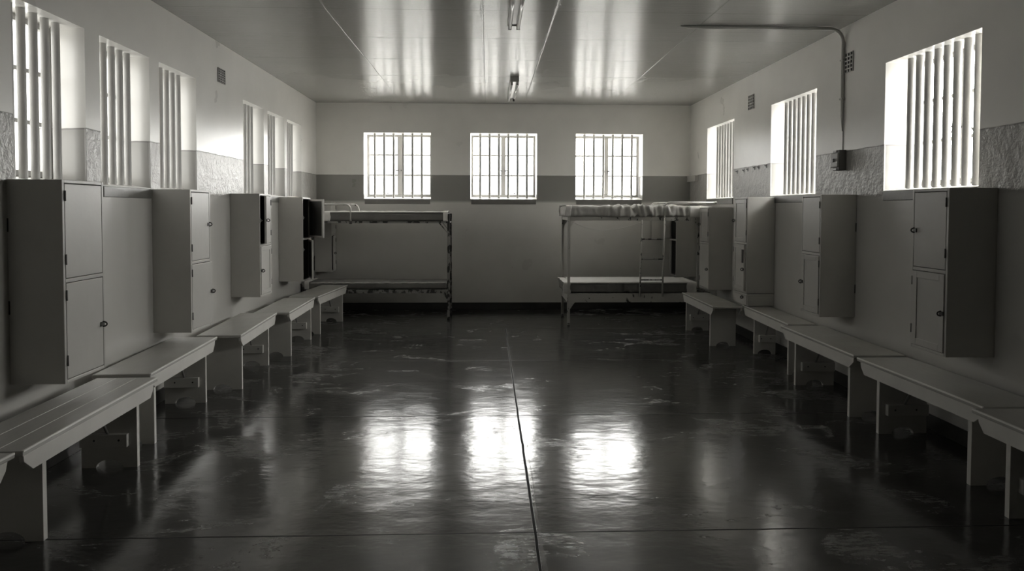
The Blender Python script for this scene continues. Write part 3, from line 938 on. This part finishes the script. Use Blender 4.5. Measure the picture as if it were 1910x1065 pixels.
# row of small dark hook stubs under the paint line between the two far right windows
for (y, z) in ((7.862, 1.921), (7.658, 1.925), (7.541, 1.930), (7.347, 1.937), (7.236, 1.936), (7.032, 1.937)):
    h = empty('wall_hook', (XR, y, z), 'small dark hook stub in the row under the paint line on the right wall', 'hook', 'hook stubs on the right wall')
    MB().box(XR - 0.0005, XR - 0.003, y - 0.011, y + 0.011, z - 0.020, z + 0.020).build('plate', 'hinge', h)
    MB().tube([(XR - 0.003, y, z + 0.004), (XR - 0.016, y, z + 0.002), (XR - 0.020, y, z + 0.012)], 0.004, 6).build('peg', 'iron', h, 0, True)

# box in the far right corner on the paint line
k_root = empty('cable_trunking', (XR, 9.55, 1.88), 'short painted trunking box on the paint line in the right corner', 'trunking')
MB().box(XR - 0.0005, XR - 0.045, 9.345, YB - 0.001, 1.878, 1.955).build('casing', 'locker', k_root, 0.004)
MB().box(XR - 0.0455, XR - 0.050, 9.340, YB - 0.001, 1.874, 1.959).build('cover', 'locker', k_root, 0.002)

# ------------------------------------------------------------------ light: bright hazy sky through the windows
w = bpy.data.worlds.new('sky'); SC.world = w
w.use_nodes = True
nt = w.node_tree; nt.nodes.clear()
out = nt.nodes.new('ShaderNodeOutputWorld'); bg = nt.nodes.new('ShaderNodeBackground')
tc = nt.nodes.new('ShaderNodeTexCoord')
def dotn(v):
    x = nt.nodes.new('ShaderNodeVectorMath'); x.operation = 'DOT_PRODUCT'
    nt.links.new(tc.outputs['Generated'], x.inputs[0]); x.inputs[1].default_value = Vector(v).normalized()
    return x.outputs['Value']
def mr(v, a, b, c, d):
    x = nt.nodes.new('ShaderNodeMapRange'); x.interpolation_type = 'SMOOTHSTEP'
    nt.links.new(v, x.inputs['Value'])
    x.inputs['From Min'].default_value = a; x.inputs['From Max'].default_value = b
    x.inputs['To Min'].default_value = c; x.inputs['To Max'].default_value = d
    return x.outputs['Result']
def add(a, b):
    x = nt.nodes.new('ShaderNodeMath'); x.operation = 'ADD'
    nt.links.new(a, x.inputs[0]); nt.links.new(b, x.inputs[1]); return x.outputs[0]
def mul(a, b):
    x = nt.nodes.new('ShaderNodeMath'); x.operation = 'MULTIPLY'
    nt.links.new(a, x.inputs[0]); nt.links.new(b, x.inputs[1]); return x.outputs[0]
# hazy sky: dimmest on the left, brighter ahead, brightest on the right where the veiled sun stands
horizon = mr(dotn((0, 0, 1)), -0.12, 0.08, 0.6, 1.0)
base = mr(dotn((1, 0, 0)), -0.75, 0.0, 3.3, 9.8)
right = mr(dotn((1, 0.5, 0.40)), 0.30, 1.0, 0.0, 24.0)
cloud = mr(dotn((0.70, -0.30, 0.625)), 0.965, 1.0, 0.0, 85.0)
nt.links.new(add(mul(add(base, right), horizon), cloud), bg.inputs['Strength'])
bg.inputs['Color'].default_value = (1.0, 0.992, 0.976, 1)
nt.links.new(bg.outputs[0], out.inputs[0])

def portal(side, a0, a1):
    l = bpy.data.lights.new('window_daylight', 'AREA')
    l.shape = 'RECTANGLE'; l.size = (a1 - a0); l.size_y = HEAD - SILL
    l.cycles.is_portal = True
    o = bpy.data.objects.new('window_daylight', l); COL.objects.link(o)
    mid, z = (a0 + a1) / 2, (SILL + HEAD) / 2
    if side == 'L': p, d = (XL - 0.30, mid, z), Vector((1, 0, 0))
    elif side == 'R': p, d = (XR + 0.31, mid, z), Vector((-1, 0, 0))
    else: p, d = (mid, YB + 0.31, z), Vector((0, -1, 0))
    o.location = p
    o.rotation_euler = d.to_track_quat('-Z', 'Y').to_euler()
for a, b in WIN_L: portal('L', a, b)
for a, b in WIN_R: portal('R', a, b)
for a, b in WIN_B: portal('B', a, b)

# ------------------------------------------------------------------ camera
F_PX, YAW, PITCH, ROLL, CH = 1239.97, 0.035964, 0.030960, 0.0027196, 1.46927
cyw, syw, cp, sp = math.cos(YAW), math.sin(YAW), math.cos(PITCH), math.sin(PITCH)
Fv = Vector((syw * cp, cyw * cp, -sp)); R0 = Vector((cyw, -syw, 0)); U0 = R0.cross(Fv)
Rv = R0 * math.cos(ROLL) + U0 * math.sin(ROLL); Uv = U0 * math.cos(ROLL) - R0 * math.sin(ROLL)
cam = bpy.data.cameras.new('camera')
co = bpy.data.objects.new('camera', cam); COL.objects.link(co)
mw = Matrix(((Rv.x, Uv.x, -Fv.x, 0), (Rv.y, Uv.y, -Fv.y, 0), (Rv.z, Uv.z, -Fv.z, CH), (0, 0, 0, 1)))
co.matrix_world = mw
cam.sensor_fit = 'HORIZONTAL'; cam.sensor_width = 36.0
cam.lens = F_PX * 36.0 / 1910.0
cam.shift_y = -(532.5 - 428.5) / 1910.0
cam.clip_start = 0.05
SC.camera = co

# ------------------------------------------------------------------ view
SC.view_settings.view_transform = 'Standard'
SC.view_settings.look = 'None'
SC.view_settings.gamma = 1.0
SC.view_settings.use_curve_mapping = False
SC.view_settings.exposure = 0.25
SC.cycles.max_bounces = 10
SC.cycles.diffuse_bounces = 6
SC.cycles.glossy_bounces = 5
SC.cycles.caustics_reflective = False
SC.cycles.caustics_refractive = False
SC.cycles.sample_clamp_indirect = 8.0
SC.cycles.use_denoising = True
